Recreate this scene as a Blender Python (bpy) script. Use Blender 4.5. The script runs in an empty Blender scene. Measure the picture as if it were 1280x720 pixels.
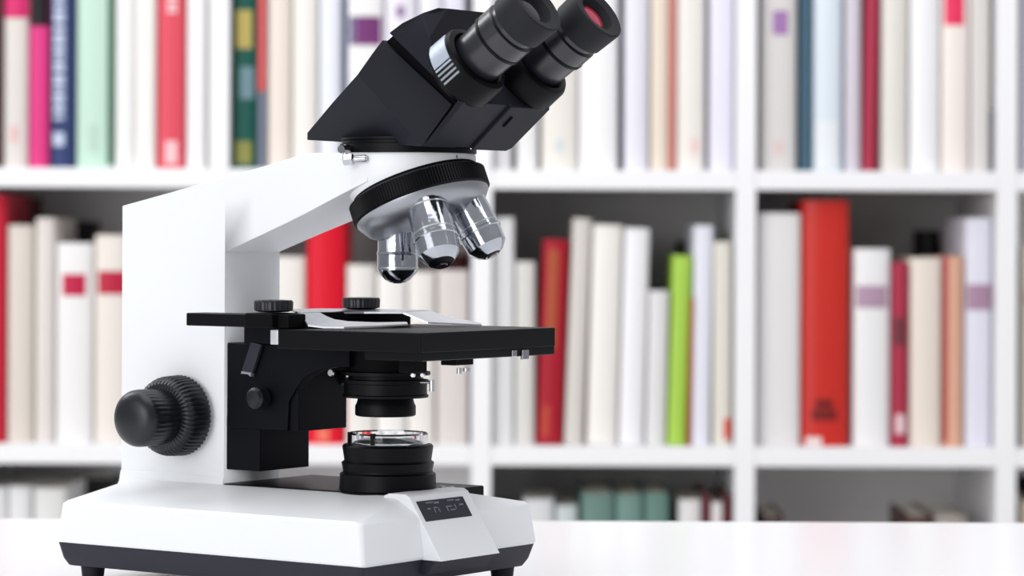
import bpy, bmesh, math, random
from mathutils import Vector, Matrix
random.seed(7)
C = bpy.context.scene.collection
PI = math.pi
U = 0.00048                      # metres per microscope unit
TH = math.radians(35)            # the microscope is turned this far away from square-on
CT, ST = math.cos(TH), math.sin(TH)
FPX = 3800.0                     # focal length in pixels of a 1280 wide frame
HY = 290.0                       # horizon row
ROLL = math.radians(0.25)
CAMZ = 0.966
TABLE = 0.75

# ------------------------------------------------------------------ camera
cam = bpy.data.cameras.new('camera')
cam.sensor_width = 36.0
cam.lens = FPX / 1280 * 36.0
cam.shift_y = -(360 - HY) / 1280.0
cam.clip_start = 0.05
cam.clip_end = 50
cam.dof.use_dof = True
cam.dof.focus_distance = 1.81
cam.dof.aperture_fstop = 8.8
co = bpy.data.objects.new('camera', cam)
co.matrix_world = Matrix.Translation((0, 0, CAMZ)) @ Matrix.Rotation(PI/2, 4, 'X') @ Matrix.Rotation(ROLL, 4, 'Z')
C.objects.link(co)
bpy.context.scene.camera = co

# ------------------------------------------------------------------ materials
def mat(name, col, rough=0.5, metal=0.0, spec=0.5, coat=0.0, trans=0.0, ior=1.45, bump=0.0, bscale=200.0,
        mottle=0.0, mscale=30.0, stretch=None):
    m = bpy.data.materials.new(name)
    m.use_nodes = True
    nt = m.node_tree
    b = nt.nodes['Principled BSDF']
    b.inputs['Base Color'].default_value = (*col, 1)
    b.inputs['Roughness'].default_value = rough
    b.inputs['Metallic'].default_value = metal
    b.inputs['Specular IOR Level'].default_value = spec
    b.inputs['Coat Weight'].default_value = coat
    b.inputs['Coat Roughness'].default_value = 0.15
    b.inputs['Transmission Weight'].default_value = trans
    b.inputs['IOR'].default_value = ior
    tc = nt.nodes.new('ShaderNodeTexCoord')
    mp = nt.nodes.new('ShaderNodeMapping')
    nt.links.new(tc.outputs['Object'], mp.inputs['Vector'])
    if stretch: mp.inputs['Scale'].default_value = stretch
    if mottle > 0:
        n = nt.nodes.new('ShaderNodeTexNoise'); n.inputs['Scale'].default_value = mscale; n.inputs['Detail'].default_value = 4
        nt.links.new(mp.outputs['Vector'], n.inputs['Vector'])
        mix = nt.nodes.new('ShaderNodeMix'); mix.data_type = 'RGBA'
        mix.inputs['A'].default_value = (*[max(0, c*(1-mottle)) for c in col], 1)
        mix.inputs['B'].default_value = (*[min(1, c*(1+mottle)) for c in col], 1)
        nt.links.new(n.outputs['Fac'], mix.inputs['Factor'])
        nt.links.new(mix.outputs['Result'], b.inputs['Base Color'])
    if bump > 0:
        n = nt.nodes.new('ShaderNodeTexNoise'); n.inputs['Scale'].default_value = bscale; n.inputs['Detail'].default_value = 3
        nt.links.new(mp.outputs['Vector'], n.inputs['Vector'])
        bu = nt.nodes.new('ShaderNodeBump'); bu.inputs['Strength'].default_value = bump; bu.inputs['Distance'].default_value = 0.0005
        nt.links.new(n.outputs['Fac'], bu.inputs['Height'])
        nt.links.new(bu.outputs['Normal'], b.inputs['Normal'])
    return m

def srgb(r, g, b):
    f = lambda c: (c/255/12.92) if c/255 <= 0.04045 else ((c/255+0.055)/1.055)**2.4
    return (f(r), f(g), f(b))

ENAMEL = mat('white_enamel', (0.86, 0.875, 0.90), 0.38, spec=0.4, bump=0.05, bscale=900)
SKIRT = mat('charcoal_plastic', srgb(44, 44, 55), 0.5, spec=0.3, bump=0.2, bscale=1500)
HEADM = mat('black_textured_plastic', srgb(27, 28, 37), 0.55, spec=0.2, bump=0.3, bscale=2500)
BLACK = mat('black_anodised_metal', srgb(5, 6, 9), 0.42, spec=0.17, bump=0.1, bscale=1800)
MATTE = mat('matte_black_metal', srgb(4, 4, 6), 0.6, spec=0.12, bump=0.1, bscale=1800)
CARR = mat('satin_black_casting', srgb(10, 12, 18), 0.5, spec=0.12, bump=0.15, bscale=1500)
BARREL = mat('glossy_black_barrel', srgb(26, 27, 34), 0.30, spec=0.9)
RUBBER = mat('black_rubber', srgb(24, 25, 31), 0.6, spec=0.35)
KNOB = mat('black_knob_plastic', srgb(22, 24, 30), 0.33, spec=0.5)
GROOVE = mat('dark_recess', srgb(8, 8, 11), 0.8, spec=0.1)
TURRET = mat('satin_grey_turret', (0.36, 0.37, 0.40), 0.38, 0.85)
OBJM = mat('objective_steel', (0.46, 0.48, 0.53), 0.12, 1.0, mottle=0.2, mscale=90, bump=0.35, bscale=140)
CHROME = mat('polished_chrome', (0.50, 0.51, 0.54), 0.14, 1.0, mottle=0.08, mscale=200)
STEEL = mat('brushed_steel', (0.62, 0.63, 0.66), 0.30, 1.0, mottle=0.15, mscale=300)
BRIGHT = mat('satin_aluminium', (0.80, 0.81, 0.84), 0.35, 0.85, mottle=0.08, mscale=200)
GREYM = mat('grey_painted_metal', srgb(150, 154, 164), 0.4, 0.3)
TAG = mat('silver_blue_label', srgb(175, 185, 200), 0.4, 0.2)
LENS = mat('dark_coated_lens', (0.01, 0.008, 0.012), 0.05, spec=0.8, coat=0.5)
RED_GLINT_LENS = mat('painted_red_glint_lens', srgb(190, 45, 75), 0.12, spec=0.8, coat=0.5, mottle=0.5, mscale=150)  # the coating's red reflection is painted into the base colour
GLASS = mat('clear_glass', (0.95, 0.97, 1.0), 0.02, trans=1.0, ior=1.45)
INK = mat('pale_grey_print', srgb(120, 122, 132), 0.6)
MARK = mat('grey_print', srgb(120, 125, 138), 0.6)

# ------------------------------------------------------------------ helpers
def finish(bm, name, m, parent=None, bevel=0.0, seg=2, angle=35, smooth=True):
    bmesh.ops.recalc_face_normals(bm, faces=bm.faces[:])
    me = bpy.data.meshes.new(name)
    bm.to_mesh(me); bm.free()
    me.materials.append(m)
    if smooth:
        me.shade_smooth()
        me.set_sharp_from_angle(angle=math.radians(angle))
    o = bpy.data.objects.new(name, me)
    C.objects.link(o)
    if parent: o.parent = parent
    if bevel > 0:
        b = o.modifiers.new('bevel', 'BEVEL'); b.width = bevel; b.segments = seg
        b.limit_method = 'ANGLE'; b.angle_limit = math.radians(30)
        w = o.modifiers.new('normals', 'WEIGHTED_NORMAL'); w.keep_sharp = False
    return o

def tag(o, label=None, cat=None, group=None, kind=None):
    if label: o['label'] = label
    if cat: o['category'] = cat
    if group: o['group'] = group
    if kind: o['kind'] = kind
    return o

def box(bm, a, b):
    vs = [bm.verts.new((x, y, z)) for x in (a[0], b[0]) for y in (a[1], b[1]) for z in (a[2], b[2])]
    for q in ((0,1,3,2),(4,6,7,5),(0,4,5,1),(2,3,7,6),(0,2,6,4),(1,5,7,3)):
        bm.faces.new([vs[i] for i in q])
    return vs

def frame_for(axis):
    a = Vector(axis).normalized()
    h = Vector((0, 0, 1)) if abs(a.z) < 0.9 else Vector((1, 0, 0))
    u = a.cross(h).normalized(); v = a.cross(u).normalized()
    return a, u, v

def lathe(bm, origin, axis, prof, seg=64, knurl=None, count=None, closed=True):
    """prof: list of (t, r); knurl: {index: depth} cuts every other segment inwards."""
    a, u, v = frame_for(axis); o = Vector(origin)
    rings = []
    for i, (t, r) in enumerate(prof):
        kd = (knurl or {}).get(i, 0)
        ring = []
        for k in range(seg):
            rr = r - (kd if (k % 4) >= 2 else 0)
            an = 2*PI*k/seg
            ring.append(bm.verts.new(o + a*t + (u*math.cos(an) + v*math.sin(an))*max(rr, 1e-6)))
        rings.append(ring)
    for r0, r1 in zip(rings, rings[1:]):
        for k in range(seg):
            bm.faces.new((r0[k], r0[(k+1) % seg], r1[(k+1) % seg], r1[k]))
    if closed:
        bm.faces.new(rings[0]); bm.faces.new(rings[-1])
    return rings

# microscope local coordinates: f (towards the user), s (sideways, away from the camera), z; in units, z counted from 14 under the base
def L(f, s, z): return Vector((f, s, z + 14)) * U
ORI = (-154.0, 3800.0)
def solve(px, py, s):
    """local (f, z) of the point on the vertical plane s that projects to the pixel"""
    dx, dy = px - 640, py - HY
    c, n = math.cos(-ROLL), math.sin(-ROLL)
    x, y = dx*c - dy*n, dx*n + dy*c
    k = x / FPX
    # (-154 + f*CT + s*ST) = k*(3800 - f*ST + s*CT)
    f = (k*(3800 + s*CT) + 154 - s*ST) / (CT + k*ST)
    d = 3800 - f*ST + s*CT
    return f, 436 - y/FPX*d
def P(px, py, s):
    f, z = solve(px, py, s)
    return L(f, s, z)

def lprism(bm, poly, s0, s1):
    """poly of (f, z) extruded from s0 to s1"""
    a = [bm.verts.new(L(f, s0, z)) for f, z in poly]
    b = [bm.verts.new(L(f, s1, z)) for f, z in poly]
    n = len(poly)
    bm.faces.new(a); bm.faces.new(b)
    for i in range(n):
        bm.faces.new((a[i], a[(i+1) % n], b[(i+1) % n], b[i]))

def lbox(bm, f0, f1, s0, s1, z0, z1):
    return box(bm, L(f0, s0, z0), L(f1, s1, z1))

def llathe(bm, c, axis, prof, seg=64, knurl=None):
    """c local (f,s,z) units; prof in units"""
    kn = {k: v*U for k, v in (knurl or {}).items()}
    return lathe(bm, L(*c), axis, [(t*U, r*U) for t, r in prof], seg, kn)

def empty(name, loc, rz=0):
    o = bpy.data.objects.new(name, None); C.objects.link(o)
    o.location = loc; o.rotation_euler = (0, 0, rz); o.empty_display_size = 0.05
    return o

def rrect(f0, f1, s0, s1, r, n=6):
    pts = []
    for (cf, cs, a0) in ((f1-r, s1-r, 0), (f0+r, s1-r, 90), (f0+r, s0+r, 180), (f1-r, s0+r, 270)):
        for k in range(n+1):
            a = math.radians(a0 + 90*k/n)
            pts.append((cf + r*math.cos(a), cs + r*math.sin(a)))
    return pts
def stack(bm, rings):
    """rings: list of ([(f,s)...], z) bridged and capped"""
    vr = []
    for pts, z in rings:
        vr.append([bm.verts.new(L(f, s, z if not callable(z) else z(f, s))) for f, s in pts])
    n = len(vr[0])
    for a, b in zip(vr, vr[1:]):
        for i in range(n):
            bm.faces.new((a[i], a[(i+1) % n], b[(i+1) % n], b[i]))
    bm.faces.new(vr[0]); bm.faces.new(vr[-1])

# ------------------------------------------------------------------ MICROSCOPE
scope = empty('microscope', (ORI[0]*U, ORI[1]*U, TABLE), -TH)
tag(scope, 'white and black binocular laboratory microscope standing on the white table', 'microscope')

# base
bm = bmesh.new()
stack(bm, [(rrect(-386, 105, -187, 175, 8), 38), (rrect(-388, 107, -189, 177, 8), 42),
           (rrect(-383, 100, -184, 172, 8), 88), (rrect(-379, 96, -180, 168, 9), 92),
           (rrect(-376, 64, -66, 60, 10), 111), (rrect(-370, 58, -60, 54, 8), 112)])
# control hump on the front
n0 = [(46, 96), (46, 113), (54, 116), (79, 116), (85, 113), (134, 38), (84, 38)]
lprism(bm, n0, -68, 54)
base = finish(bm, 'base', ENAMEL, scope, bevel=3*U, seg=2)
bm = bmesh.new()
stack(bm, [(rrect(-377, 94, -181, 168, 12), 10), (rrect(-382, 100, -185, 172, 10), 20), (rrect(-387, 106, -188, 176, 8), 41)])
lprism(bm, [(60, 20), (60, 38), (124, 38), (110, 20)], -66, 60)
finish(bm, 'base_skirt', SKIRT, base, bevel=1.5*U)
for f, s in ((-356, -152), (-350, 145), (70, -158), (70, 150)):
    bm = bmesh.new()
    llathe(bm, (f, s, -14), (0, 0, 1), [(0, 11), (1.5, 13), (22, 15.5), (26, 15.5)], 32)
    finish(bm, 'foot', RUBBER, base)
# control label on the sloping front of the hump
dirf = Vector((134-85, 0, 38-113)).normalized()      # down the slope
nrm = Vector((-dirf.z, 0, dirf.x))                    # outwards
def onslope(t, s, h): return L(85 + dirf.x*t + nrm.x*h, s, 113 + dirf.z*t + nrm.z*h)
def slopebox(bm, t0, t1, s0, s1, h0, h1):
    vs = [bm.verts.new(onslope(t, s, h)) for t in (t0, t1) for s in (s0, s1) for h in (h0, h1)]
    for q in ((0,1,3,2),(4,6,7,5),(0,4,5,1),(2,3,7,6),(0,2,6,4),(1,5,7,3)): bm.faces.new([vs[i] for i in q])
bm = bmesh.new(); slopebox(bm, 7, 35, -60, 36, -1, 1.2)
pan = finish(bm, 'control_panel', SKIRT, base, bevel=1*U)
bm = bmesh.new()
for (t0, t1, s0, s1) in ((10,11.6,-44,-30),(10.5,13,-28,-18),(10,11.5,0,14),(10.5,12.5,17,26),
                         (18,20,-46,-40),(19,25,-34,-32.5),(17.5,19,-33,-26),(19,25,-25,-23.5),
                         (18,25,-8,-6),(18,19.5,-6,4),(23,24.5,-2,8),(17,23,10,11.5),(17,19,20,28)):
    slopebox(bm, t0, t1, s0, s1, 1.1, 1.5)
finish(bm, 'panel_marking', INK, pan, smooth=False)

# column and arm
bm = bmesh.new()
st = [  # f, top z, bottom z, half width
    (-365, 470, 92, 61), (-209, 505, 92, 61)]
def ring4(f, zt, zb, w): return [bm.verts.new(L(f, s, z)) for s, z in ((-w, zb), (-w, zt), (w, zt), (w, zb))]
prof_top = lambda f: min(533, 468 + (f+397)*(65/316.0))
prof_bot = lambda f: 409 + (f+221)*0.35
a = ring4(-397, 468, 92, 55); b = ring4(-221, prof_top(-221), 92, 55)
for i in range(4): bm.faces.new((a[i], a[(i+1) % 4], b[(i+1) % 4], b[i])) if i != 3 else bm.faces.new((a[3], a[0], b[0], b[3]))
bm.faces.new(a)
# front face of column below the arm
m_ = [bm.verts.new(L(-221, s, 409)) for s in (-55, 55)]
bm.faces.new((b[0], m_[0], m_[1], b[3]))
prev = [m_[0], b[1], b[2], m_[1]]
for f, w in ((-150, 57), (-110, 61), (-81, 65), (-50, 71), (-20, 77), (10, 82), (30, 83)):
    cur = ring4(f, prof_top(f), prof_bot(f), w)
    for i in range(4):
        j = (i+1) % 4
        bm.faces.new((prev[i], prev[j], cur[j], cur[i]))
    prev = cur
bm.faces.new(prev)
bmesh.ops.remove_doubles(bm, verts=bm.verts[:], dist=1e-7)
# flared foot of the column on the base
stack(bm, [(rrect(-402, -221.5, -66, 62, 6), 96), (rrect(-399.5, -221.3, -58, 57, 3), 108), (rrect(-398, -221.1, -55.5, 55.5, 1), 122)])
arm = finish(bm, 'arm', ENAMEL, scope, bevel=4*U, seg=3)

# round head mount at the end of the arm, cut off along the slant of the nosepiece
TL = math.radians(22); NC = (49.0, 479.0)
bm = bmesh.new()
N = 72
circ = [(30+84*math.cos(2*PI*k/N), 84*math.sin(2*PI*k/N)) for k in range(N)]
stack(bm, [([(46+(f-30)*0.86, s*0.93) for f, s in circ], lambda f, s: 490+(f-NC[0])*math.tan(TL)),
           (circ, lambda f, s: 512+(f-NC[0])*math.tan(TL)*0.6), (circ, 530), ([(30+(f-30)*0.975, s*0.975) for f, s in circ], 533)])
mount = finish(bm, 'head_mount', ENAMEL, arm, angle=50)
bm = bmesh.new()
def cyl_mark(a0, a1, z0, z1):
    vs = []
    for r in (83.5, 84.6):
        for an in (a0, a1):
            for z in (z0, z1):
                vs.append(bm.verts.new(L(30+r*math.cos(math.radians(an)), r*math.sin(math.radians(an)), z)))
    for q in ((0,1,3,2),(4,6,7,5),(0,4,5,1),(2,3,7,6),(0,2,6,4),(1,5,7,3)): bm.faces.new([vs[i] for i in q])
for a0 in (-9, -3): cyl_mark(a0, a0+1.6, 519, 530 if a0 < -8 else 526)
cyl_mark(-9, -1.4, 525, 526.6)
for a0 in (5, 10.5): cyl_mark(a0, a0+1.6, 520, 526)
finish(bm, 'arm_marking', MARK, mount, smooth=False)
# dark head clamp ring
bm = bmesh.new()
llathe(bm, (30, 0, 532), (0, 0, 1), [(0, 80), (1, 85), (12, 85), (13, 82), (16, 82), (17, 84), (20, 84), (22, 70)], 72)
ringo = finish(bm, 'clamp_ring', BLACK, scope)
bm = bmesh.new()
c0 = P(444, 185, -70)
lathe(bm, P(447, 185, -60), P(434, 186, -86)-P(447, 185, -60), [(0, 5*U), (0.02, 5*U)], 24)
finish(bm, 'clamp_pin', CHROME, ringo)
bm = bmesh.new()
# bent chrome clamp lever
p0, p1, p2 = P(457, 198, -88), P(441, 199, -92), P(431, 200, -96)
lathe(bm, p0, p1-p0, [(-0.001, 3.6*U), (0, 4.6*U), ((p1-p0).length, 4.2*U)], 20)
lathe(bm, p1, p2-p1, [(-0.001, 5*U), (0, 7.5*U), ((p2-p1).length, 8*U), ((p2-p1).length+0.0008, 6*U)], 6)
finish(bm, 'clamp_lever', CHROME, ringo)
bm = bmesh.new()
lathe(bm, P(432, 188, -80), (0, 0, -1), [(-7*U, 3.5*U), (6*U, 3.5*U)], 16)
finish(bm, 'clamp_screw', CHROME, ringo)
bm = bmesh.new()
lathe(bm, P(590, 184, 10), (0, 0, -1), [(-2.5*U, 5*U), (2.5*U, 5*U)], 16)
finish(bm, 'clamp_screw', CHROME, ringo)

# nosepiece
nd = Vector((math.sin(TL), 0, -math.cos(TL)))        # down along its axis
nc = (NC[0]-2, 0, NC[1]+2)
bm = bmesh.new()
llathe(bm, nc, nd, [(-14, 60), (-14, 80), (-11, 84), (-9, 88), (13, 88), (15, 85), (15, 50)], 560, knurl={3: 1.0, 4: 1.0})
nose = finish(bm, 'nosepiece_ring', BLACK, scope, angle=40)
bm = bmesh.new()
llathe(bm, nc, nd, [(-17, 40), (-17, 79), (-13, 82), (-12, 60)], 96)
finish(bm, 'nosepiece_seat', MATTE, nose)
bm = bmesh.new()
llathe(bm, nc, nd, [(14, 60), (14, 85), (17, 85), (30, 76), (36, 66), (38, 40), (38, 1)], 96)
turret = finish(bm, 'turret', TURRET, nose)

def objective(base, tip, name, prof, ringsat, label=None):
    b = P(*base); t = P(*tip); ax = (t-b); ln = ax.length/U
    bm = bmesh.new()
    lathe(bm, b, ax, [(x*ln*U, r*U) for x, r in prof], 64)
    o = finish(bm, name, OBJM, scope, angle=25)
    if label: o['label'] = label
    a = ax.normalized()
    for k, (x, r, w) in enumerate(ringsat):
        bm = bmesh.new()
        lathe(bm, b + a*x*ln*U, ax, [(-w*U, r*U*0.98), (-w*U*0.8, r*U), (w*U*0.8, r*U), (w*U, r*U*0.98)], 64)
        finish(bm, 'objective_band', STEEL, o)
    bm = bmesh.new()
    lathe(bm, b + a*ln*U*0.995, ax, [(0, 7*U), (1.5*U, 5.5*U), (2*U, 1*U)], 32)
    finish(bm, 'front_lens', LENS, o)
    # dark snout around the front lens
    bm = bmesh.new()
    r0 = prof[-2][1]
    lathe(bm, b + a*ln*U*0.95, ax, [(0, r0*U*0.95), (ln*U*0.05, 9.5*U)], 48)
    finish(bm, 'objective_snout', BLACK, o)
    return o
prof1 = [(-0.35, 18), (0.0, 24.0), (0.46, 25), (0.465, 25.5), (0.5, 26.5), (0.51, 25.5), (0.78, 25.3), (0.84, 23), (0.95, 16), (1.0, 9)]
objective((497, 282, -2), (497, 353, -2), 'objective', prof1, [(0.10, 24.6, 1.0), (0.74, 25.8, 1.2)])
prof2 = [(-0.15, 20), (0.0, 24), (0.08, 26), (0.55, 26.5), (0.56, 27.5), (0.60, 27.5), (0.61, 26.5), (0.82, 25), (0.94, 17), (1.0, 9)]
objective((533, 252, -42), (553, 332, -60), 'objective', prof2, [(0.12, 26.4, 1.0), (0.5, 26.9, 1.2)])
prof3 = [(-0.3, 20), (0.0, 26), (0.56, 27), (0.57, 28), (0.60, 28), (0.61, 26.5), (0.84, 25), (0.95, 17), (1.0, 9)]
objective((579, 250, 22), (615, 320, 28), 'objective', prof3, [(0.1, 26.6, 1.0), (0.5, 27.2, 1.0)])

# ------------------------------------------------------------------ binocular head
def loftbody(bm, pts, faces_side, strip):
    """pts: name -> (px, py, s) near side; mirrored to +s"""
    nv, fv = {}, {}
    for k, (px, py, s) in pts.items():
        f, z = solve(px, py, s)
        nv[k] = bm.verts.new(L(f, s, z)); fv[k] = bm.verts.new(L(f, -s, z))
    for fc in faces_side:
        bm.faces.new([nv[k] for k in fc]); bm.faces.new([fv[k] for k in reversed(fc)])
    n = len(strip)
    for i in range(n):
        a, b = strip[i], strip[(i+1) % n]
        bm.faces.new((nv[a], nv[b], fv[b], fv[a]))
body = {'A': (384, 175, -24), 'B': (384, 166, -28), 'H': (415, 129, -64), 'K': (447, 93, -102), 'J': (464, 69, -88), 'G': (478, 50, -75), 'M': (565, 131, -70), 'N': (527, 183, -84)}
bm = bmesh.new()
loftbody(bm, body, [('A','B','H'), ('A','H','N'), ('H','K','N'), ('K','J','G'),('K','G','M'),('K','M','N')], ['A','B','H','K','J','G','M','N'])
head = finish(bm, 'head_body', HEADM, scope, bevel=2.5*U, seg=2)
bm = bmesh.new()
core = {'a': (479, 56, -68), 'b': (492, 44, -70), 'c': (577, 127, -66), 'd': (540, 176, -66), 'e': (530, 174, -64)}
loftbody(bm, core, [('a','b','c','d','e')], ['a','b','c','d','e'])
finish(bm, 'head_groove', GROOVE, head)
# front housing: the side polygon is set from where its edges run
bm = bmesh.new()
fm, zm = solve(577, 130, -90); fn, zn = solve(534, 183, -84)
fg, zg = solve(486, 41, -86)
side = [('a', fg, zg, 86)]
for q, w in (((502, 29), 86), ((528, 16), 78), ((548, 9.5), 62), ((560, 10), 44)):
    f_, z_ = solve(q[0], q[1], -w); side.append((q, f_, z_, w))
side.append(('q', 129, 668, 90))
side.append(('r', 141, 645, 92))
side.append(('m', fm+4, zm+2, 92))
side.append(('n', fn, zn, 82)); side.append(('n1', fn-3, zn+6, 82))
side.append(('m0', fm-6, zm+4, 90))
nv = [bm.verts.new(L(f, -w, z)) for _, f, z, w in side]; fv = [bm.verts.new(L(f, w, z)) for _, f, z, w in side]
for q in ((0,1,2,5),(2,3,4,5),(0,5,6,10),(10,6,7,8,9)):
    bm.faces.new([nv[i] for i in q]); bm.faces.new([fv[i] for i in reversed(q)])
for i in range(len(side)):
    j = (i+1) % len(side); bm.faces.new((nv[i], nv[j], fv[j], fv[i]))
hous = finish(bm, 'head_housing', HEADM, head, bevel=2*U, seg=2)
# right hand hinge plate, with its stop pin, and the seam between the plates
df = Vector((fm+4-fn, 0, zm+2-zn)); lnp = df.length; df.normalize(); dn = Vector((df.z, 0, -df.x))
def onpl(t, s, h): return L(fn + df.x*t + dn.x*h, s, zn + df.z*t + dn.z*h)
def plbox(bm, t0, t1, s0, s1, h0, h1):
    vs = [bm.verts.new(onpl(t, s, h)) for t in (t0, t1) for s in (s0, s1) for h in (h0, h1)]
    for q in ((0,1,3,2),(4,6,7,5),(0,4,5,1),(2,3,7,6),(0,2,6,4),(1,5,7,3)): bm.faces.new([vs[i] for i in q])
bm = bmesh.new()
hv = [[bm.verts.new(onpl(t, s, h)) for t, s in ((1, 3), (1, 76), (7, 83), (lnp+1, 87), (lnp+1, 3))] for h in (-2, 4)]
bm.faces.new(hv[0]); bm.faces.new(hv[1])
for i in range(5): bm.faces.new((hv[0][i], hv[0][(i+1) % 5], hv[1][(i+1) % 5], hv[1][i]))
hp = finish(bm, 'hinge_plate', HEADM, head, bevel=1.5*U)
bm = bmesh.new(); plbox(bm, lnp*0.58, lnp*0.80, 20, 24, 3.5, 6)
finish(bm, 'stop_pin', GROOVE, hp, bevel=0.8*U)

# eyepiece tubes
EL = math.radians(35)
tax = Vector((math.cos(EL), 0, math.sin(EL)))
fE, zE = solve(672, 6, -66)
def eyetube(s, lensmat, near):
    c = (fE, s, zE)
    bm = bmesh.new()
    # tube base and dioptre collar
    llathe(bm, c, tax, [(-152, 20), (-152, 34), (-143, 36), (-142, 46), (-139, 48), (-111, 47), (-107, 44.5), (-105.5, 38), (-112, 33)], 192, knurl=None)
    o = finish(bm, 'dioptre_collar', BLACK, head, angle=35)
    if near:
        # silver scale label and ribs on the collar, running round the camera side
        a, u, v = frame_for(tax)
        def arc(nm, m_, a0, a1, r0, t0, t1, n=10):
            bm = bmesh.new()
            vs = []
            for k in range(n+1):
                an = math.radians(a0 + (a1-a0)*k/n)
                dr = u*math.cos(an) + v*math.sin(an)
                q = L(*c)
                vs.append([bm.verts.new(q + a*t*U + dr*r*U) for t, r in ((t0, r0-2), (t0, r0), (t1, r0-0.6), (t1, r0-2))])
            for p, q in zip(vs, vs[1:]):
                for i in range(4):
                    bm.faces.new((p[i], p[(i+1) % 4], q[(i+1) % 4], q[i]))
            bm.faces.new(vs[0]); bm.faces.new(vs[-1])
            return finish(bm, nm, m_, o)
        # angle of the direction -s (towards the camera side) in the (u, v) frame
        d = Vector((0, -1, 0)); base_an = math.degrees(math.atan2(d.dot(v), d.dot(u)))
        upd = Vector((-math.sin(EL), 0, math.cos(EL)))
        sg = 1 if math.degrees(math.atan2(upd.dot(v), upd.dot(u))) - base_an in (90.0,) else 1
        up_an = math.degrees(math.atan2(upd.dot(v), upd.dot(u)))
        dd = (up_an - base_an + 180) % 360 - 180
        sgn = 1 if dd > 0 else -1
        arc('scale_label', TAG, base_an + sgn*4, base_an + sgn*52, 48.9, -138, -112)
        for k in range(4):
            arc('grip_rib', GREYM if k else TAG, base_an + sgn*(1.5-7*k), base_an + sgn*(-1.5-7*k), 48.9, -138, -112, 2)
    bm = bmesh.new()
    llathe(bm, c, tax, [(-120, 30), (-112, 33), (-70, 34), (-68, 35.5), (-46, 35.5), (-44, 32), (-30, 32)], 96)
    t = finish(bm, 'eyepiece', BARREL, head, angle=35)
    bm = bmesh.new()
    llathe(bm, c, tax, [(-71, 30), (-71, 36), (-67, 36.4), (-66, 30)], 96)
    finish(bm, 'eyepiece_ring', BLACK, t)
    # rubber eyecup: a cup with a hollow, built as one turned profile
    bm = bmesh.new()
    llathe(bm, c, tax, [(-38, 24), (-38, 34), (-36, 36.5), (-3, 38.2), (-1, 37.6), (0, 36), (-0.6, 33.5), (-3, 24.5), (-12, 21), (-13, 10), (-13, 1)], 96)
    cup = finish(bm, 'eyecup', RUBBER, t, angle=40)
    bm = bmesh.new()
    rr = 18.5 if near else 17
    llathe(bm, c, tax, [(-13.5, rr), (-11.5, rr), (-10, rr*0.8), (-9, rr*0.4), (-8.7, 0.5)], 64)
    finish(bm, 'eye_lens', lensmat, t)['label'] = 'dark eye lens' if near else 'eye lens with painted red reflection'
eyetube(-66, LENS, True)
eyetube(66, RED_GLINT_LENS, False)

# ------------------------------------------------------------------ stage
bm = bmesh.new()
lbox(bm, -63, 156, -142, 142, 292, 316)
lbox(bm, 70, 155.5, -139, 141.5, 282, 293)
stage = finish(bm, 'stage', BLACK, scope, bevel=1.5*U)
bm = bmesh.new()
lbox(bm, 95, 120, -104, -80, 266, 283)
finish(bm, 'stage_stop', MATTE, stage, bevel=1*U)
bm = bmesh.new()
lbox(bm, 118, 140, -50, -12, 274, 283)
blk = finish(bm, 'stage_stop', MATTE, stage, bevel=1*U)
bm = bmesh.new()
lathe(bm, P(574, 460, -35), (0, 0, -1), [(0, 3*U), (7*U, 3*U)], 12)
lathe(bm, P(583, 460, -25), (0, 0, -1), [(0, 4.5*U), (4*U, 4.5*U)], 12)
finish(bm, 'stop_screw', STEEL, blk)
bm = bmesh.new()
lbox(bm, 155, 159, 66, 80, 278, 290)
lbox(bm, 155, 157.5, 46, 56, 282, 290)
finish(bm, 'stage_clip', CHROME, stage, bevel=0.8*U)['label'] = 'small chrome clip'
bm = bmesh.new()
lbox(bm, -72, -60, -144, -124, 297, 315)
finish(bm, 'stage_catch', BRIGHT, stage, bevel=0.8*U)
# stage mounting block behind the plate
bm = bmesh.new()
lbox(bm, -185, -60, -60, 60, 293, 317)
finish(bm, 'stage_bracket', CARR, stage, bevel=1.5*U)

# mechanical slide carrier
bm = bmesh.new()
lbox(bm, -213.5, -98, -138, -100, 317, 333)
guide = finish(bm, 'guide_bar', BLACK, stage, bevel=1.5*U)
bm = bmesh.new()
lbox(bm, -110, -66, -148, -96, 317, 335)
lbox(bm, -78, -48, -138, -104, 316.2, 334)
finish(bm, 'slide_carriage', MATTE, guide, bevel=2*U)
bm = bmesh.new()
lbox(bm, -100, -52, -62, 116, 316.2, 335)
bar = finish(bm, 'cross_bar', MATTE, stage, bevel=1*U)
for s in (-118, 74):
    bm = bmesh.new()
    f0, _ = solve(342 if s < 0 else 451.5, 384, s)
    llathe(bm, (f0, s, 336), (0, 0, 1), [(0, 18), (2, 24), (12, 24.5), (14.5, 23), (15, 15)], 96, knurl={1: 0.8, 2: 0.8, 3: 0.8})
    finish(bm, 'thumbscrew', KNOB, guide if s < 0 else bar)
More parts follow.
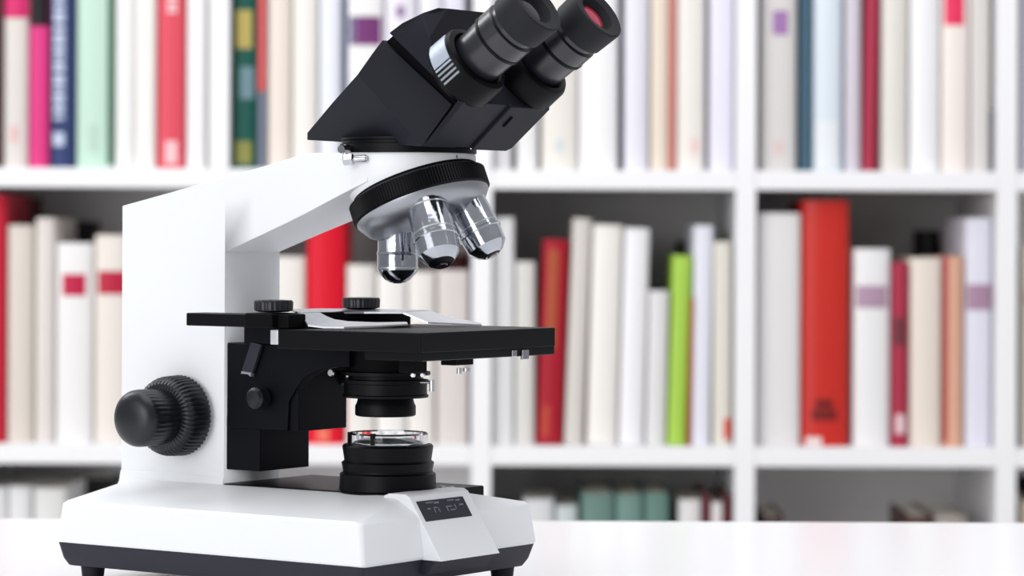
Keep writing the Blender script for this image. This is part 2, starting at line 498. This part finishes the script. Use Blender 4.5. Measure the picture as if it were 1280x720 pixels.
# thin metal fork that holds the slide
def sheet(name, pts, m, parent, th=2.5):
    bm = bmesh.new()
    a = [bm.verts.new(P(*p)) for p in pts]; b = [bm.verts.new(v.co - Vector((0, 0, th*U))) for v in a]
    n = len(a)
    if n == 4 or True:
        # quads across a strip: first half runs out, second half runs back
        h = n // 2
        for arr, rev in ((a, False), (b, True)):
            for i in range(h-1):
                q = (arr[i], arr[i+1], arr[n-2-i], arr[n-1-i])
                bm.faces.new(q if not rev else q[::-1])
    for i in range(n): bm.faces.new((a[i], a[(i+1) % n], b[(i+1) % n], b[i]))
    return finish(bm, name, m, parent, angle=20)
sheet('slide_holder', [(361, 386.2, 10), (400, 385.6, 60), (470, 386, 100), (536, 387.5, 95),
                       (504, 390, 30), (455, 390, 5), (402, 390, -55), (376, 391, -95)], STEEL, bar, 2)
sheet('slide_finger', [(400, 390.5, -64), (408, 395, -70), (418, 399, -72), (435, 401.5, -62), (470, 402.8, -30), (508, 402.2, 8),
                       (510, 404.6, 4), (470, 407, -50), (430, 408.6, -90), (405, 408.3, -102), (385, 406, -112), (376, 391.5, -98)], BRIGHT, bar, 2)
sheet('slide_finger', [(536, 388, 95), (562, 396, 112), (601, 403.5, 118),
                       (602, 405.5, 112), (535, 402.5, 40), (504, 390.5, 28)], BRIGHT, bar, 2)

# ------------------------------------------------------------------ focusing carriage
bm = bmesh.new()
lbox(bm, -221.5, -166, -50, 50, 131, 200)
lbox(bm, -221.5, -104, -49.5, 49.5, 184, 293)
lprism(bm, [(-217, 184.5), (-217, 292.5), (-20, 292.5), (-20, 268), (-45, 267), (-70, 262), (-92, 252), (-106, 236), (-116, 222), (-118, 184.5)], -54, -34)
lprism(bm, [(-217, 184.5), (-217, 292.5), (-20, 292.5), (-20, 268), (-45, 267), (-70, 262), (-92, 252), (-106, 236), (-116, 222), (-118, 184.5)], 34, 54)
carr = finish(bm, 'focus_carriage', CARR, scope, bevel=1.5*U)
bm = bmesh.new()
q = P(331, 497, -56)
lathe(bm, q, (0, -1, 0), [(0, 10*U), (6*U, 10*U), (7*U, 14*U), (20*U, 13.5*U), (24*U, 10*U), (25*U, 1*U)], 48)
finish(bm, 'condenser_knob', KNOB, carr)
bm = bmesh.new()
lathe(bm, P(304, 524, -50), (0, -1, 0), [(0, 2.6*U), (1.5*U, 2.2*U)], 16)
finish(bm, 'screw', STEEL, carr)
bm = bmesh.new()
lathe(bm, P(279, 558, -45), (1, 0, 0), [(-6*U, 8*U), (4*U, 8*U), (8*U, 4*U)], 24)
finish(bm, 'rack_stop', ENAMEL, carr)
# slanted stop lever
bm = bmesh.new()
quad = [(313, 428, -62), (326, 431, -62), (315, 467, -62), (301, 466, -62)]
a = [bm.verts.new(P(*p)) for p in quad]; b = [bm.verts.new(v.co + Vector((0, 6*U, 0))) for v in a]
bm.faces.new(a); bm.faces.new(b)
for i in range(4): bm.faces.new((a[i], a[(i+1) % 4], b[(i+1) % 4], b[i]))
lev = finish(bm, 'stop_lever', SKIRT, carr, bevel=1*U)
bm = bmesh.new()
quad = [(302, 464, -62.4), (314, 466, -62.4), (313, 471, -62.4), (310, 468, -62.4), (301, 467, -62.4)]
a = [bm.verts.new(P(*p)) for p in quad]; b = [bm.verts.new(v.co + Vector((0, 6.5*U, 0))) for v in a]
bm.faces.new(a); bm.faces.new(b)
for i in range(5): bm.faces.new((a[i], a[(i+1) % 5], b[(i+1) % 5], b[i]))
finish(bm, 'lever_tip', GREYM, lev)

# condenser
cc = (-4, 0, 0)
bm = bmesh.new()
llathe(bm, cc, (0, 0, 1), [(259, 30), (259, 46), (262, 49), (290, 49), (293, 40)], 96)
lbox(bm, -106, -30, -30, 30, 262, 284)
cond = finish(bm, 'condenser', MATTE, scope)
bm = bmesh.new()
llathe(bm, cc, (0, 0, 1), [(229, 40), (229, 53.5), (232, 54), (233, 52), (246, 52), (247, 54), (251, 54), (252, 47), (256, 47), (257, 56), (261, 56), (261, 40)], 96)
cr = finish(bm, 'condenser_ring', BLACK, cond)
bm = bmesh.new()
llathe(bm, cc, (0, 0, 1), [(205.5, 30), (205.5, 36), (207, 38), (218, 38), (222, 36), (230, 34), (231, 20)], 96)
finish(bm, 'condenser_lens_cell', BLACK, cond)
bm = bmesh.new()
for (x, y, w, h) in ((437, 469, 4, 2.5), (437, 482, 4, 6)):
    f_, z_ = solve(x, y, -30); lbox(bm, f_-w, f_+w, -32, -28, z_-h, z_+h)
for (x, y) in ((516, 469), (528, 469)):
    lathe(bm, P(x, y, -34), (0.5, -0.86, 0), [(-3*U, 3.2*U), (3*U, 2.4*U)], 12)
finish(bm, 'condenser_screw', BRIGHT, cr)
bm = bmesh.new()
lathe(bm, P(526, 478, -10), P(540, 478, -10)-P(526, 478, -10), [(0, 1.8*U), (15*U, 1.8*U)], 12)
lathe(bm, P(540, 477, -10), (0, 0, -1), [(-2*U, 3.5*U), (12*U, 3.5*U)], 16)
finish(bm, 'iris_lever', STEEL, cr)
bm = bmesh.new()
lathe(bm, P(414, 466, -57), (0, -1, 0), [(0, 5*U), (2*U, 4*U)], 16)
finish(bm, 'condenser_clamp', STEEL, cr)

# illuminator
bm = bmesh.new()
lbox(bm, -221, 60, -57, 124, 98, 113.5)
tray = finish(bm, 'base_tray', BLACK, base, bevel=2*U)
ic = (0, 0, 0)
bm = bmesh.new()
llathe(bm, ic, (0, 0, 1), [(110, 66), (113, 66), (114.5, 61), (119, 60.5), (134, 60), (136, 56.5), (138, 56), (148, 58), (150, 55), (151, 54.5), (168, 57), (170.5, 55), (171, 50), (167, 48), (167, 2)], 96)
ill = finish(bm, 'illuminator', BLACK, scope, angle=25)
bm = bmesh.new()
llathe(bm, ic, (0, 0, 1), [(167.5, 50.5), (183, 50.5), (185, 49), (185, 46), (182, 46), (171, 46), (171, 1)], 96)
finish(bm, 'field_lens_rim', GLASS, ill)
bm = bmesh.new()
llathe(bm, ic, (0, 0, 1), [(171.3, 40), (171.3, 45), (174, 42), (178, 30), (180.5, 16), (181.5, 1)], 96)
finish(bm, 'field_lens', GLASS, ill)
bm = bmesh.new()
llathe(bm, ic, (0, 0, 1), [(167.3, 2), (167.3, 47), (169.5, 47), (169.5, 2)], 96)
finish(bm, 'field_diaphragm', STEEL, ill)
bm = bmesh.new()
for an in (-130, -75):
    c_ = L(57*math.cos(math.radians(an)), 57*math.sin(math.radians(an)), 183)
    lathe(bm, L(48.2*math.cos(math.radians(an)), 48.2*math.sin(math.radians(an)), 172), (0, 0, 1), [(0, 3.4*U), (14*U, 3.4*U)], 12)
finish(bm, 'rim_clip', BLACK, ill)
bm = bmesh.new()
lathe(bm, P(553, 609, 60), (0, 0, 1), [(-2*U, 4*U), (1.5*U, 4*U)], 16)
lathe(bm, P(565, 609, 70), (0, 0, 1), [(-2*U, 3*U), (1*U, 3*U)], 16)
finish(bm, 'tray_screw', STEEL, tray)

# focus knobs on the near side and their twins on the far side
fk, zk = solve(228, 519, -60)
for sg in (-1, 1):
    ax = (0, sg, 0)
    c = (fk, 55*sg, zk)
    bm = bmesh.new()
    llathe(bm, c, ax, [(0, 34), (5, 34), (6, 48), (9, 52), (34, 51), (42, 48), (46, 42), (47, 25)], 200, knurl={3: 1.5, 4: 2.2, 5: 2.2})
    ko = finish(bm, 'coarse_focus_knob', KNOB, scope, angle=40)
    bm = bmesh.new()
    llathe(bm, c, ax, [(44, 22), (46, 33), (50, 35.5), (86, 36.5), (92, 36), (97, 34), (102, 29.5), (105.5, 22), (107.5, 12), (108, 1)], 144, knurl={3: 1.3, 2: 1.3})
    finish(bm, 'fine_focus_knob', KNOB, ko, angle=40)

# ------------------------------------------------------------------ SETTING
WHITE = mat('white_laminate', (0.88, 0.88, 0.90), 0.45, spec=0.3)
TABLEM = mat('glossy_white_tabletop', (0.92, 0.92, 0.94), 0.36, spec=0.5, coat=0.3)
BACKP = mat('grey_brown_back_panel', (0.90, 0.88, 0.87), 0.8, spec=0.1, mottle=0.06, mscale=4)
FLOORM = mat('pale_floor', (0.62, 0.60, 0.58), 0.5, mottle=0.08, mscale=8)
WALLM = mat('white_wall', (0.84, 0.84, 0.85), 0.8)
SY = 3.80   # front plane of the bookcase
def wx(px, y=SY): return (px-640)/FPX*y
bm = bmesh.new(); box(bm, (-3.2, -1.5, -0.05), (3.2, 4.35, 0)); tag(finish(bm, 'floor', FLOORM, smooth=False), kind='structure')
bm = bmesh.new(); box(bm, (-3.2, 4.25, 0), (3.2, 4.35, 2.7)); tag(finish(bm, 'wall_back', WALLM, smooth=False), kind='structure')

tb = empty('table', (0, 1.6, 0)); tag(tb, 'glossy white table that the microscope stands on', 'table')
bm = bmesh.new(); box(bm, (-1.1, -1.1, TABLE-0.03), (1.1, 2.276-1.6, TABLE)); finish(bm, 'tabletop', TABLEM, tb, bevel=0.002)
for x in (-1.04, 1.04):
    for y in (-1.03, 0.6):
        bm = bmesh.new(); box(bm, (x-0.025, y-0.025, 0), (x+0.025, y+0.025, TABLE-0.03)); finish(bm, 'leg', WHITE, tb, bevel=0.002)

# bookcase
DIV = [-57, 273, 602.5, 932.5, 1259, 1588]
ZB = [0.012, 0.344, 0.686, 1.032, 1.378]
D = 0.36
bc = empty('bookcase', (0, SY, 0)); tag(bc, 'tall white open bookcase full of books behind the table', 'bookcase')
for p in DIV:
    x = wx(p)
    bm = bmesh.new(); box(bm, (x-0.0125, 0, 0), (x+0.0125, D, 1.72)); finish(bm, 'upright', WHITE, bc, bevel=0.001)
for zc in ZB + [1.708]:
    for a, b in zip(DIV, DIV[1:]):
        bm = bmesh.new(); box(bm, (wx(a)+0.0127, 0.0008, zc-0.012), (wx(b)-0.0127, D, zc+0.012)); finish(bm, 'shelf', WHITE, bc, bevel=0.001)
bm = bmesh.new(); box(bm, (wx(DIV[0])-0.0125, D+0.0002, 0), (wx(DIV[-1])+0.0125, D+0.008, 1.72)); finish(bm, 'back_panel', BACKP, bc)

# ------------------------------------------------------------------ BOOKS
bmats = {}
def bmat(rgb, rough=0.45):
    k = (rgb, rough)
    if k not in bmats:
        bmats[k] = mat('book_cloth_%d' % len(bmats), tuple(0.90*c for c in srgb(*rgb)), rough, spec=0.3, mottle=0.05, mscale=25, stretch=(1, 1, 0.15))
    return bmats[k]
PAGES = mat('book_pages', srgb(236, 230, 218), 0.85, spec=0.1, mottle=0.06, mscale=300, stretch=(1, 0.02, 0.02))

def spine_section(w, bulge, d, n=8):
    """plan outline (x, y) of a book's cover from its front-left, going round the spine"""
    pts = []
    for k in range(n+1):
        a = PI*k/n
        pts.append((-w/2*math.cos(a), -bulge*math.sin(a)))
    return pts

def make_book(row, x0, x1, ytop, rgb, label, lean=0.0, back=0.022, bands=(), bulge=0.25, cat='book', group=None, depth=None, rough=0.45, boards=None, base=None):
    y = SY + back
    zb = (ZB[row] + 0.012 + 0.0003) if base is None else base
    xa, xb = wx(x0, y), wx(x1, y)
    w = (xb-xa) - 0.0006
    ztop = CAMZ + (HY-ytop)/FPX*y
    h = ztop - zb
    d = depth or random.uniform(0.17, 0.22)
    bl = min(w*bulge, 0.008)
    root = empty('book', ((xa+xb)/2, y + bl, zb))
    tag(root, label, cat, group)
    t = min(0.0025, w*0.12)
    ang = math.atan2(lean/FPX*y, h) if lean else 0
    if ang:
        root.rotation_euler = (0, ang, 0)
        root.location.z = zb + abs(math.sin(ang))*w/2 + 0.0001
    # cover: spine shell and two boards, one C-shaped section pulled up
    n = 8
    outer = [(-w/2, d)] + [(-w/2*math.cos(PI*k/n), -bl*math.sin(PI*k/n)) for k in range(n+1)] + [(w/2, d)]
    wi = w/2-t
    inner = [(-wi, d)] + [(-wi*math.cos(PI*k/n), t-bl*math.sin(PI*k/n)) for k in range(n+1)] + [(wi, d)]
    bm = bmesh.new()
    lo_o = [bm.verts.new((x, yy, 0)) for x, yy in outer]; hi_o = [bm.verts.new((x, yy, h)) for x, yy in outer]
    lo_i = [bm.verts.new((x, yy, 0)) for x, yy in inner]; hi_i = [bm.verts.new((x, yy, h)) for x, yy in inner]
    m = len(outer)
    for i in range(m-1):
        bm.faces.new((lo_o[i], lo_o[i+1], hi_o[i+1], hi_o[i])); bm.faces.new((lo_i[i+1], lo_i[i], hi_i[i], hi_i[i+1]))
        bm.faces.new((hi_o[i], hi_o[i+1], hi_i[i+1], hi_i[i])); bm.faces.new((lo_o[i+1], lo_o[i], lo_i[i], lo_i[i+1]))
    for i in (0, m-1):
        bm.faces.new((lo_o[i], hi_o[i], hi_i[i], lo_i[i]))
    cv = finish(bm, 'cover', bmat(rgb, rough), root, angle=40)
    bm = bmesh.new(); box(bm, (-wi+0.0001, t+0.0004, 0.002), (wi-0.0001, d-0.003, h-0.003))
    finish(bm, 'page_block', PAGES, root, smooth=False)
    # printed labels, bands and marks on the spine: (x fraction from, to, pixel row from, to, colour, part name)
    for (u0, u1, ya, yb2, col, nm) in bands:
        bm = bmesh.new()
        za = min(h-0.0005, CAMZ + (HY-ya)/FPX*y - zb); zb_ = max(0.0005, CAMZ + (HY-yb2)/FPX*y - zb)
        vs = []
        nn = 6
        for k in range(nn+1):
            x = -w/2*0.995 + w*0.995*(u0 + (u1-u0)*k/nn)
            c_ = max(-1, min(1, -2*x/w)); yy = -bl*math.sqrt(max(0, 1-c_*c_))
            vs.append([bm.verts.new((x, yy+o_, z)) for o_, z in ((0.0003, zb_), (-0.0004, zb_), (-0.0004, za), (0.0003, za))])
        for p_, q_ in zip(vs, vs[1:]):
            for i in range(4): bm.faces.new((p_[i], p_[(i+1) % 4], q_[(i+1) % 4], q_[i]))
        bm.faces.new(vs[0]); bm.faces.new(vs[-1])
        finish(bm, nm, bmat(col), cv, angle=40)
    return root

B = make_book
G1 = 'books on the shelf level with the eyepieces'
G2 = 'books on the shelf level with the stage'
G3 = 'books on the low shelf just above the table edge'
W = (246, 245, 245); CR = (244, 238, 230); LAV = (234, 233, 243); GB = (226, 221, 215)
# --- top row
def T(*a, **k): k.setdefault('group', G1); return B(3, *a, **k)
T(-24, 1, -60, (90, 60, 60), 'book in painted dark brown shadow tone, cut off by the left picture edge, on the top shelf')  # cover colour is the brown of the shadow strip at the edge
T(3, 34.5, -62, (228, 222, 216), 'pale grey book with a magenta top band, far left on the top shelf', bands=[(0.02, 0.98, -60, 25, (222, 50, 115), 'spine_band'), (0.3, 0.6, 160, 180, (232, 190, 190), 'spine_mark')])
T(35.5, 60.5, -50, (226, 62, 135), 'magenta book with a black top band on the top shelf', bands=[(0.02, 0.98, -48, 35, (28, 22, 26), 'spine_band')])
T(61.5, 92.5, -70, (52, 66, 112), 'navy book with white lettering running up the spine', bands=[*[(0.12, 0.6, y_, y_+h_, (196, 205, 228), 'spine_letter') for y_, h_ in ((-20,9),(-8,12),(8,7),(18,12),(34,8),(45,12),(60,9),(72,6),(81,11),(96,12),(111,6),(120,11),(134,9),(147,5),(168,17))]])
T(94, 141, -55, (200, 230, 212), 'pale mint green thick book with dark green right edge', bands=[(0.84, 1.0, -54, 208, (88, 124, 104), 'spine_edge'), (0.35, 0.6, 158, 192, (190, 214, 202), 'spine_mark')])
T(143, 168, -66, W, 'white book right beside the mint green one', back=0.024)
T(168.5, 194, -58, (250, 247, 242), 'cream white book just left of the rose red one')
T(195.5, 230, -40, (226, 82, 98), 'rose red book with white emblem at the foot of its spine', bands=[(0.3, 0.75, 178, 206, (245, 200, 205), 'spine_emblem'), *[(0.35, 0.72, y_, y_+6, (245, 205, 208), 'spine_letter') for y_ in (-14, -5, 4, 12)]])
T(232, 256.5, -60, W, 'narrow white book between the rose red book and the upright')
T(290, 320, -52, (30, 92, 82), 'dark green book with gold blocks on its spine', bands=[(0.12, 0.8, 14, 62, (196, 178, 100), 'gold_block'), (0.12, 0.8, 178, 206, (150, 150, 80), 'gold_block'), (0.3, 0.9, 85, 125, (120, 150, 160), 'spine_mark')])
T(321, 332, -44, (120, 130, 146), 'slim grey book with a coral red upper half', bands=[(0.05, 0.95, -42, 115, (226, 98, 98), 'spine_band')])
T(333, 363, -62, (242, 230, 220), 'cream book right of the slim coral and grey one', bands=[])
T(364.5, 396, -58, (246, 241, 235), 'ivory book second to the right of the coral topped slim one')
T(398, 426, -64, (238, 241, 250), 'bluish white book just left of the purple-labelled navy-edged book')
T(427.5, 478, -52, W, 'white book with navy edge and a purple square label, left of the microscope head', bands=[(0.0, 0.12, -50, 208, (70, 80, 116), 'spine_edge'), (0.16, 0.3, 21, 57, (104, 92, 132), 'spine_label'), (0.31, 0.95, 21, 57, (120, 58, 118), 'spine_label')])
T(480, 520, -60, (238, 234, 244), 'lilac white book with a small purple dot, above the microscope head', bands=[(0.35, 0.62, 8, 22, (150, 120, 158), 'spine_mark')])
T(522, 552, -66, (240, 238, 246), 'white book behind the peak of the microscope head')
T(553, 580, -48, (226, 224, 236), 'pale lilac book behind the near eyepiece')
T(616.5, 639, -60, (240, 238, 240), 'white book just right of the upright behind the microscope head', bands=[])
T(645, 672, -52, W, 'white book seen under the far eyepiece, left of the cream one')
T(676, 722, -62, (240, 235, 228), 'thick cream book with a faint blue dot under the far eyepiece', bands=[(0.42, 0.58, 174, 188, (200, 222, 228), 'spine_mark')])
T(723.5, 772, -66, (250, 250, 252), 'thick bright white book right of the far eyepiece')
T(780, 811, -60, LAV, 'lavender white book after the dark gap, right of the eyepieces')
T(813, 835.5, -48, (238, 224, 208), 'beige book left of the thin salmon one')
T(836, 843.5, -52, (222, 142, 132), 'thin salmon pink book on the top shelf')
T(844.5, 881, -58, (241, 237, 231), 'off-white book with faint pink mark, right of the thin salmon one', bands=[(0.5, 0.78, 172, 190, (244, 212, 208), 'spine_mark')])
T(886, 917, -62, (232, 230, 244), 'lavender white book at the right end beside the middle upright')
T(951, 996, -58, (228, 224, 222), 'light grey book with a purple label, first right of the middle upright', bands=[(0.3, 0.74, 12, 42, (172, 128, 184), 'spine_label'), (0.35, 0.6, 175, 192, (236, 208, 208), 'spine_mark')])
T(1000, 1014.5, -50, (70, 102, 122), 'slim dark teal book on the top shelf')
T(1015.5, 1053, -60, (226, 237, 247), 'pale ice blue book right of the slim teal one', bands=[(0.1, 0.85, 150, 206, (240, 243, 247), 'spine_label')])
T(1056, 1076, -48, (216, 209, 220), 'lilac grey book left of the crimson leaning one')
T(1078, 1095, -56, (176, 52, 78), 'crimson narrow book leaning slightly on the top shelf', lean=4)
T(1101, 1135, -62, (233, 229, 222), 'off-white book just right of the crimson leaning one')
T(1137, 1175, -64, (248, 248, 251), 'bright white book left of the book with the red top')
T(1176.5, 1212, -56, (246, 236, 230), 'cream book with a bright red block at the top of its spine', bands=[(0.08, 0.78, -52, 29, (236, 56, 96), 'spine_band')])
T(1213, 1237.5, -60, (219, 215, 212), 'grey beige book near the right upright of the top shelf')
T(1238.5, 1244.5, 135, (110, 108, 116), 'short thin dark grey booklet against the right upright')
T(1276, 1300, -60, (222, 220, 232), 'pale lavender grey book cut by the right picture edge, top shelf')
# --- middle row
def M(*a, **k): k.setdefault('group', G2); return B(2, *a, **k)
M(-18, 7, 246, (206, 34, 60), 'bright red book at the left picture edge')
M(8.5, 42, 284, (226, 217, 208), 'beige book right of the bright red one at the left edge')
M(9, 42, 250, (112, 30, 44), 'dark maroon book standing behind the beige one at far left', back=0.262, depth=0.07)
M(44, 68, 275, (232, 224, 219), 'light beige book left of the white one with a red label')
M(69.5, 116, 306, (246, 243, 243), 'white book with a crimson label in front of a black book', bands=[(0.18, 0.82, 345, 372, (196, 32, 72), 'spine_label')])
M(80, 116, 279, (34, 28, 32), 'black book standing behind the white one with a crimson label', back=0.262, depth=0.07)
M(118, 160, 296, (240, 232, 224), 'cream book with a crimson label, partly behind the microscope column', bands=[(0.1, 0.95, 341, 370, (190, 36, 66), 'spine_label')])
M(336, 382, 322, (245, 240, 234), 'cream book left of the bright red one, seen under the microscope arm')
M(383.5, 431, 262, (226, 14, 44), 'bright red thick book seen between arm and stage', bands=[(0.3, 0.62, 536, 553, (238, 120, 100), 'spine_emblem')])
M(433, 469, 332, (240, 236, 230), 'off-white book right of the bright red one behind the objectives')
M(471, 508, 342, (246, 243, 239), 'ivory book behind the condenser')
M(509.5, 544, 340, (242, 237, 231), 'cream book behind the stage, left of the greyish beige one')
M(546, 586.5, 338, (221, 213, 209), 'greyish beige book beside the upright behind the stage')
M(556, 586, 318, (96, 40, 48), 'maroon book standing at the back above the greyish beige one', back=0.262, depth=0.07)
M(616.5, 643, 272, (246, 246, 247), 'tall white book right of the upright beside the stage edge')
M(644.5, 669.5, 327, (229, 227, 222), 'short grey-white book left of the dark red leaning one')
M(671, 704, 300, (172, 26, 46), 'dark red book with an orange-brown stripe, leaning beside the stage', lean=8, bands=[(0.22, 0.62, 312, 436, (176, 84, 52), 'spine_stripe'), (0.2, 0.5, 508, 546, (190, 70, 50), 'spine_mark')])
M(706, 730, 273, (220, 215, 209), 'tall grey beige leaning book right of the dark red one', lean=10)
M(734, 772, 281, (247, 243, 238), 'thick ivory leaning book between grey beige and white ones', lean=7)
M(774, 806, 285, (247, 246, 249), 'white leaning book left of the short grey-white one', lean=7)
M(808, 833.5, 363, (230, 228, 228), 'short grey-white book left of the lime green one', lean=4)
M(835, 859, 319, (172, 212, 84), 'lime green book on the shelf', lean=7)
M(848, 866, 300, (46, 70, 62), 'dark green book standing behind the lime green one', back=0.262, depth=0.07)
M(860, 864, 372, (190, 96, 62), 'very thin rust orange booklet between lime green and lavender books', lean=4)
M(865, 889, 281, (233, 234, 245), 'lavender white book right of the lime green one', lean=3)
M(892, 915, 301, (226, 221, 210), 'pale beige book with a small red dot at the foot', bands=[(0.6, 0.98, 522, 548, (222, 92, 78), 'spine_mark')])
M(947.5, 1002, 265, (240, 238, 238), 'very thick white book left of the large red one')
M(1003.5, 1062, 249, (206, 50, 42), 'large orange-red book with dark emblem near its foot', bands=[(0.28, 0.66, 498, 508, (110, 30, 30), 'spine_emblem'), (0.2, 0.75, 510, 524, (120, 32, 32), 'spine_emblem'), (0.08, 0.42, 545, 556, (240, 225, 222), 'shelf_tag')], rough=0.3)
M(1068, 1114.5, 309, (243, 242, 243), 'white book with mauve band right of the large orange-red one', bands=[(0.05, 0.99, 355, 383, (182, 152, 174), 'spine_band')])
M(1116, 1136, 326, (176, 50, 76), 'crimson mottled narrow book between white and cream books', bands=[(0.1, 0.8, 395, 430, (110, 52, 60), 'spine_mark'), (0.2, 0.85, 516, 540, (232, 200, 206), 'spine_mark')])
M(1138, 1179, 320, (238, 227, 216), 'cream book right of the crimson mottled one')
M(1180, 1205, 318, (226, 176, 150), 'peach book with red edges left of the lavender one', bands=[(0.0, 0.22, 318, 552, (178, 60, 66), 'spine_edge')])
M(1207, 1241, 270, (228, 227, 240), 'lavender book with a mauve band at the right upright', bands=[(0.05, 0.98, 353, 385, (172, 138, 164), 'spine_band')])
M(1178, 1204, 303, (176, 26, 44), 'dark red book standing behind the peach one', back=0.262, depth=0.05)
M(1150, 1176, 286, (30, 28, 32), 'black book standing behind the cream one at right', back=0.262, depth=0.07)
M(1278, 1306, 304, (232, 224, 216), 'pale book with a tan band at the right picture edge', bands=[(0.0, 0.98, 362, 378, (204, 176, 150), 'spine_band')])
# --- lower row, only their tops show above the table
def K(*a, **k): k.setdefault('group', G3); return B(1, *a, **k)
K(-20, 10, 612, (238, 238, 240), 'white low book at the left picture edge, only its top showing')
K(11, 40, 611, (240, 240, 242), 'white low book second from the left picture edge')
K(10, 48, 601, (48, 92, 88), 'dark teal book behind the two white low ones at far left', back=0.262, depth=0.07)
K(42, 84, 613, (236, 236, 234), 'white low book just left of the microscope base')
K(96, 140, 600, (40, 38, 40), 'black low book beside the microscope column foot', back=0.2, depth=0.1)
K(655, 694, 624, (228, 230, 232), 'white low book right of the microscope base')
K(696, 724, 632, (206, 216, 216), 'pale grey-green low book left of the sage green ones')
K(696, 726, 621, (40, 72, 66), 'dark green low book behind the pale grey-green one', back=0.262, depth=0.07)
K(728, 770, 617, (112, 142, 134), 'sage green low book, leftmost of the three sage ones')
K(771, 806, 618, (118, 150, 142), 'sage green low book, middle of the three sage ones')
K(807, 838, 616, (106, 140, 130), 'sage green low book, rightmost of the three sage ones')
K(850, 879, 624, (236, 232, 232), 'white low book between the sage ones and the maroon one')
K(880.5, 889.5, 618, (104, 40, 50), 'slim maroon low book left of the small white one')
K(890.5, 905, 627, (232, 226, 226), 'small white low book between two maroon ones')
K(906, 916, 619, (98, 42, 48), 'slim maroon low book against the middle upright')
K(955, 982, 643, (84, 66, 62), 'brown low book barely showing above the table edge, left one')
K(1136, 1168, 642, (90, 66, 60), 'brown low book barely showing above the table edge, right one')
K(1171, 1212, 644, (168, 160, 152), 'grey beige low book barely showing beside the right upright')
K(1277, 1302, 626, (214, 200, 184), 'beige low book at the right picture edge')
K(1277, 1302, 592, (26, 26, 28), 'black low book behind the beige one at the right edge', back=0.262, depth=0.07)

# ------------------------------------------------------------------ LIGHT
w = bpy.data.worlds.new('World'); bpy.context.scene.world = w; w.use_nodes = True
nt = w.node_tree; bg = nt.nodes['Background']
tc = nt.nodes.new('ShaderNodeTexCoord'); sx = nt.nodes.new('ShaderNodeSeparateXYZ')
nt.links.new(tc.outputs['Generated'], sx.inputs['Vector'])
rp = nt.nodes.new('ShaderNodeValToRGB'); rp.color_ramp.elements[0].position = 0.25; rp.color_ramp.elements[1].position = 0.8
rp.color_ramp.elements[0].color = (0.42, 0.42, 0.44, 1); rp.color_ramp.elements[1].color = (1.0, 1.01, 1.04, 1)
mr = nt.nodes.new('ShaderNodeMapRange'); mr.inputs['From Min'].default_value = -1; mr.inputs['From Max'].default_value = 1
nt.links.new(sx.outputs['Z'], mr.inputs['Value']); nt.links.new(mr.outputs['Result'], rp.inputs['Fac'])
nt.links.new(rp.outputs['Color'], bg.inputs['Color'])
bg.inputs['Strength'].default_value = 0.47

def area(name, loc, target, size, sizey, energy, col=(1, 1, 1)):
    l = bpy.data.lights.new(name, 'AREA'); l.shape = 'RECTANGLE'; l.size = size; l.size_y = sizey; l.energy = energy; l.color = col
    o = bpy.data.objects.new(name, l); C.objects.link(o); o.location = loc
    o.rotation_euler = (Vector(target) - Vector(loc)).to_track_quat('-Z', 'Y').to_euler()
    return o
area('window_light', (-2.6, -0.4, 2.0), (0, 2.4, 0.9), 2.2, 1.8, 16, (1.0, 0.99, 0.98))
area('barrel_highlight_light', (-1.95, 3.05, 2.45), (0, 1.8, 1.2), 0.8, 1.0, 17, (0.97, 0.985, 1.0))  # unseen area light added to put a highlight on the eyepiece barrels
area('ceiling_light', (0.3, 1.6, 2.9), (0.1, 2.6, 0.6), 2.6, 1.6, 30, (0.98, 0.99, 1.0))
area('shelf_fill', (-0.7, 2.75, 2.5), (-0.7, 2.7501, 0.8), 1.8, 1.1, 13, (0.99, 0.99, 1.0))  # unseen overhead fill added to brighten the bookcase and reflect in the barrels

sl = bpy.data.lights.new('low_fill', 'SUN'); sl.energy = 0.98; sl.angle = math.radians(38); sl.color = (1.0, 1.0, 1.0)  # wide soft sun lamp added as low fill for the shelf interiors
so = bpy.data.objects.new('low_fill', sl); C.objects.link(so); so.location = (-3, -3, 2)
so.rotation_euler = Vector((0.50, 0.86, -0.13)).to_track_quat('-Z', 'Y').to_euler()

sc = bpy.context.scene
sc.view_settings.view_transform = 'Standard'
sc.view_settings.look = 'None'
sc.view_settings.gamma = 1
sc.view_settings.use_curve_mapping = False
sc.view_settings.exposure = 0.0
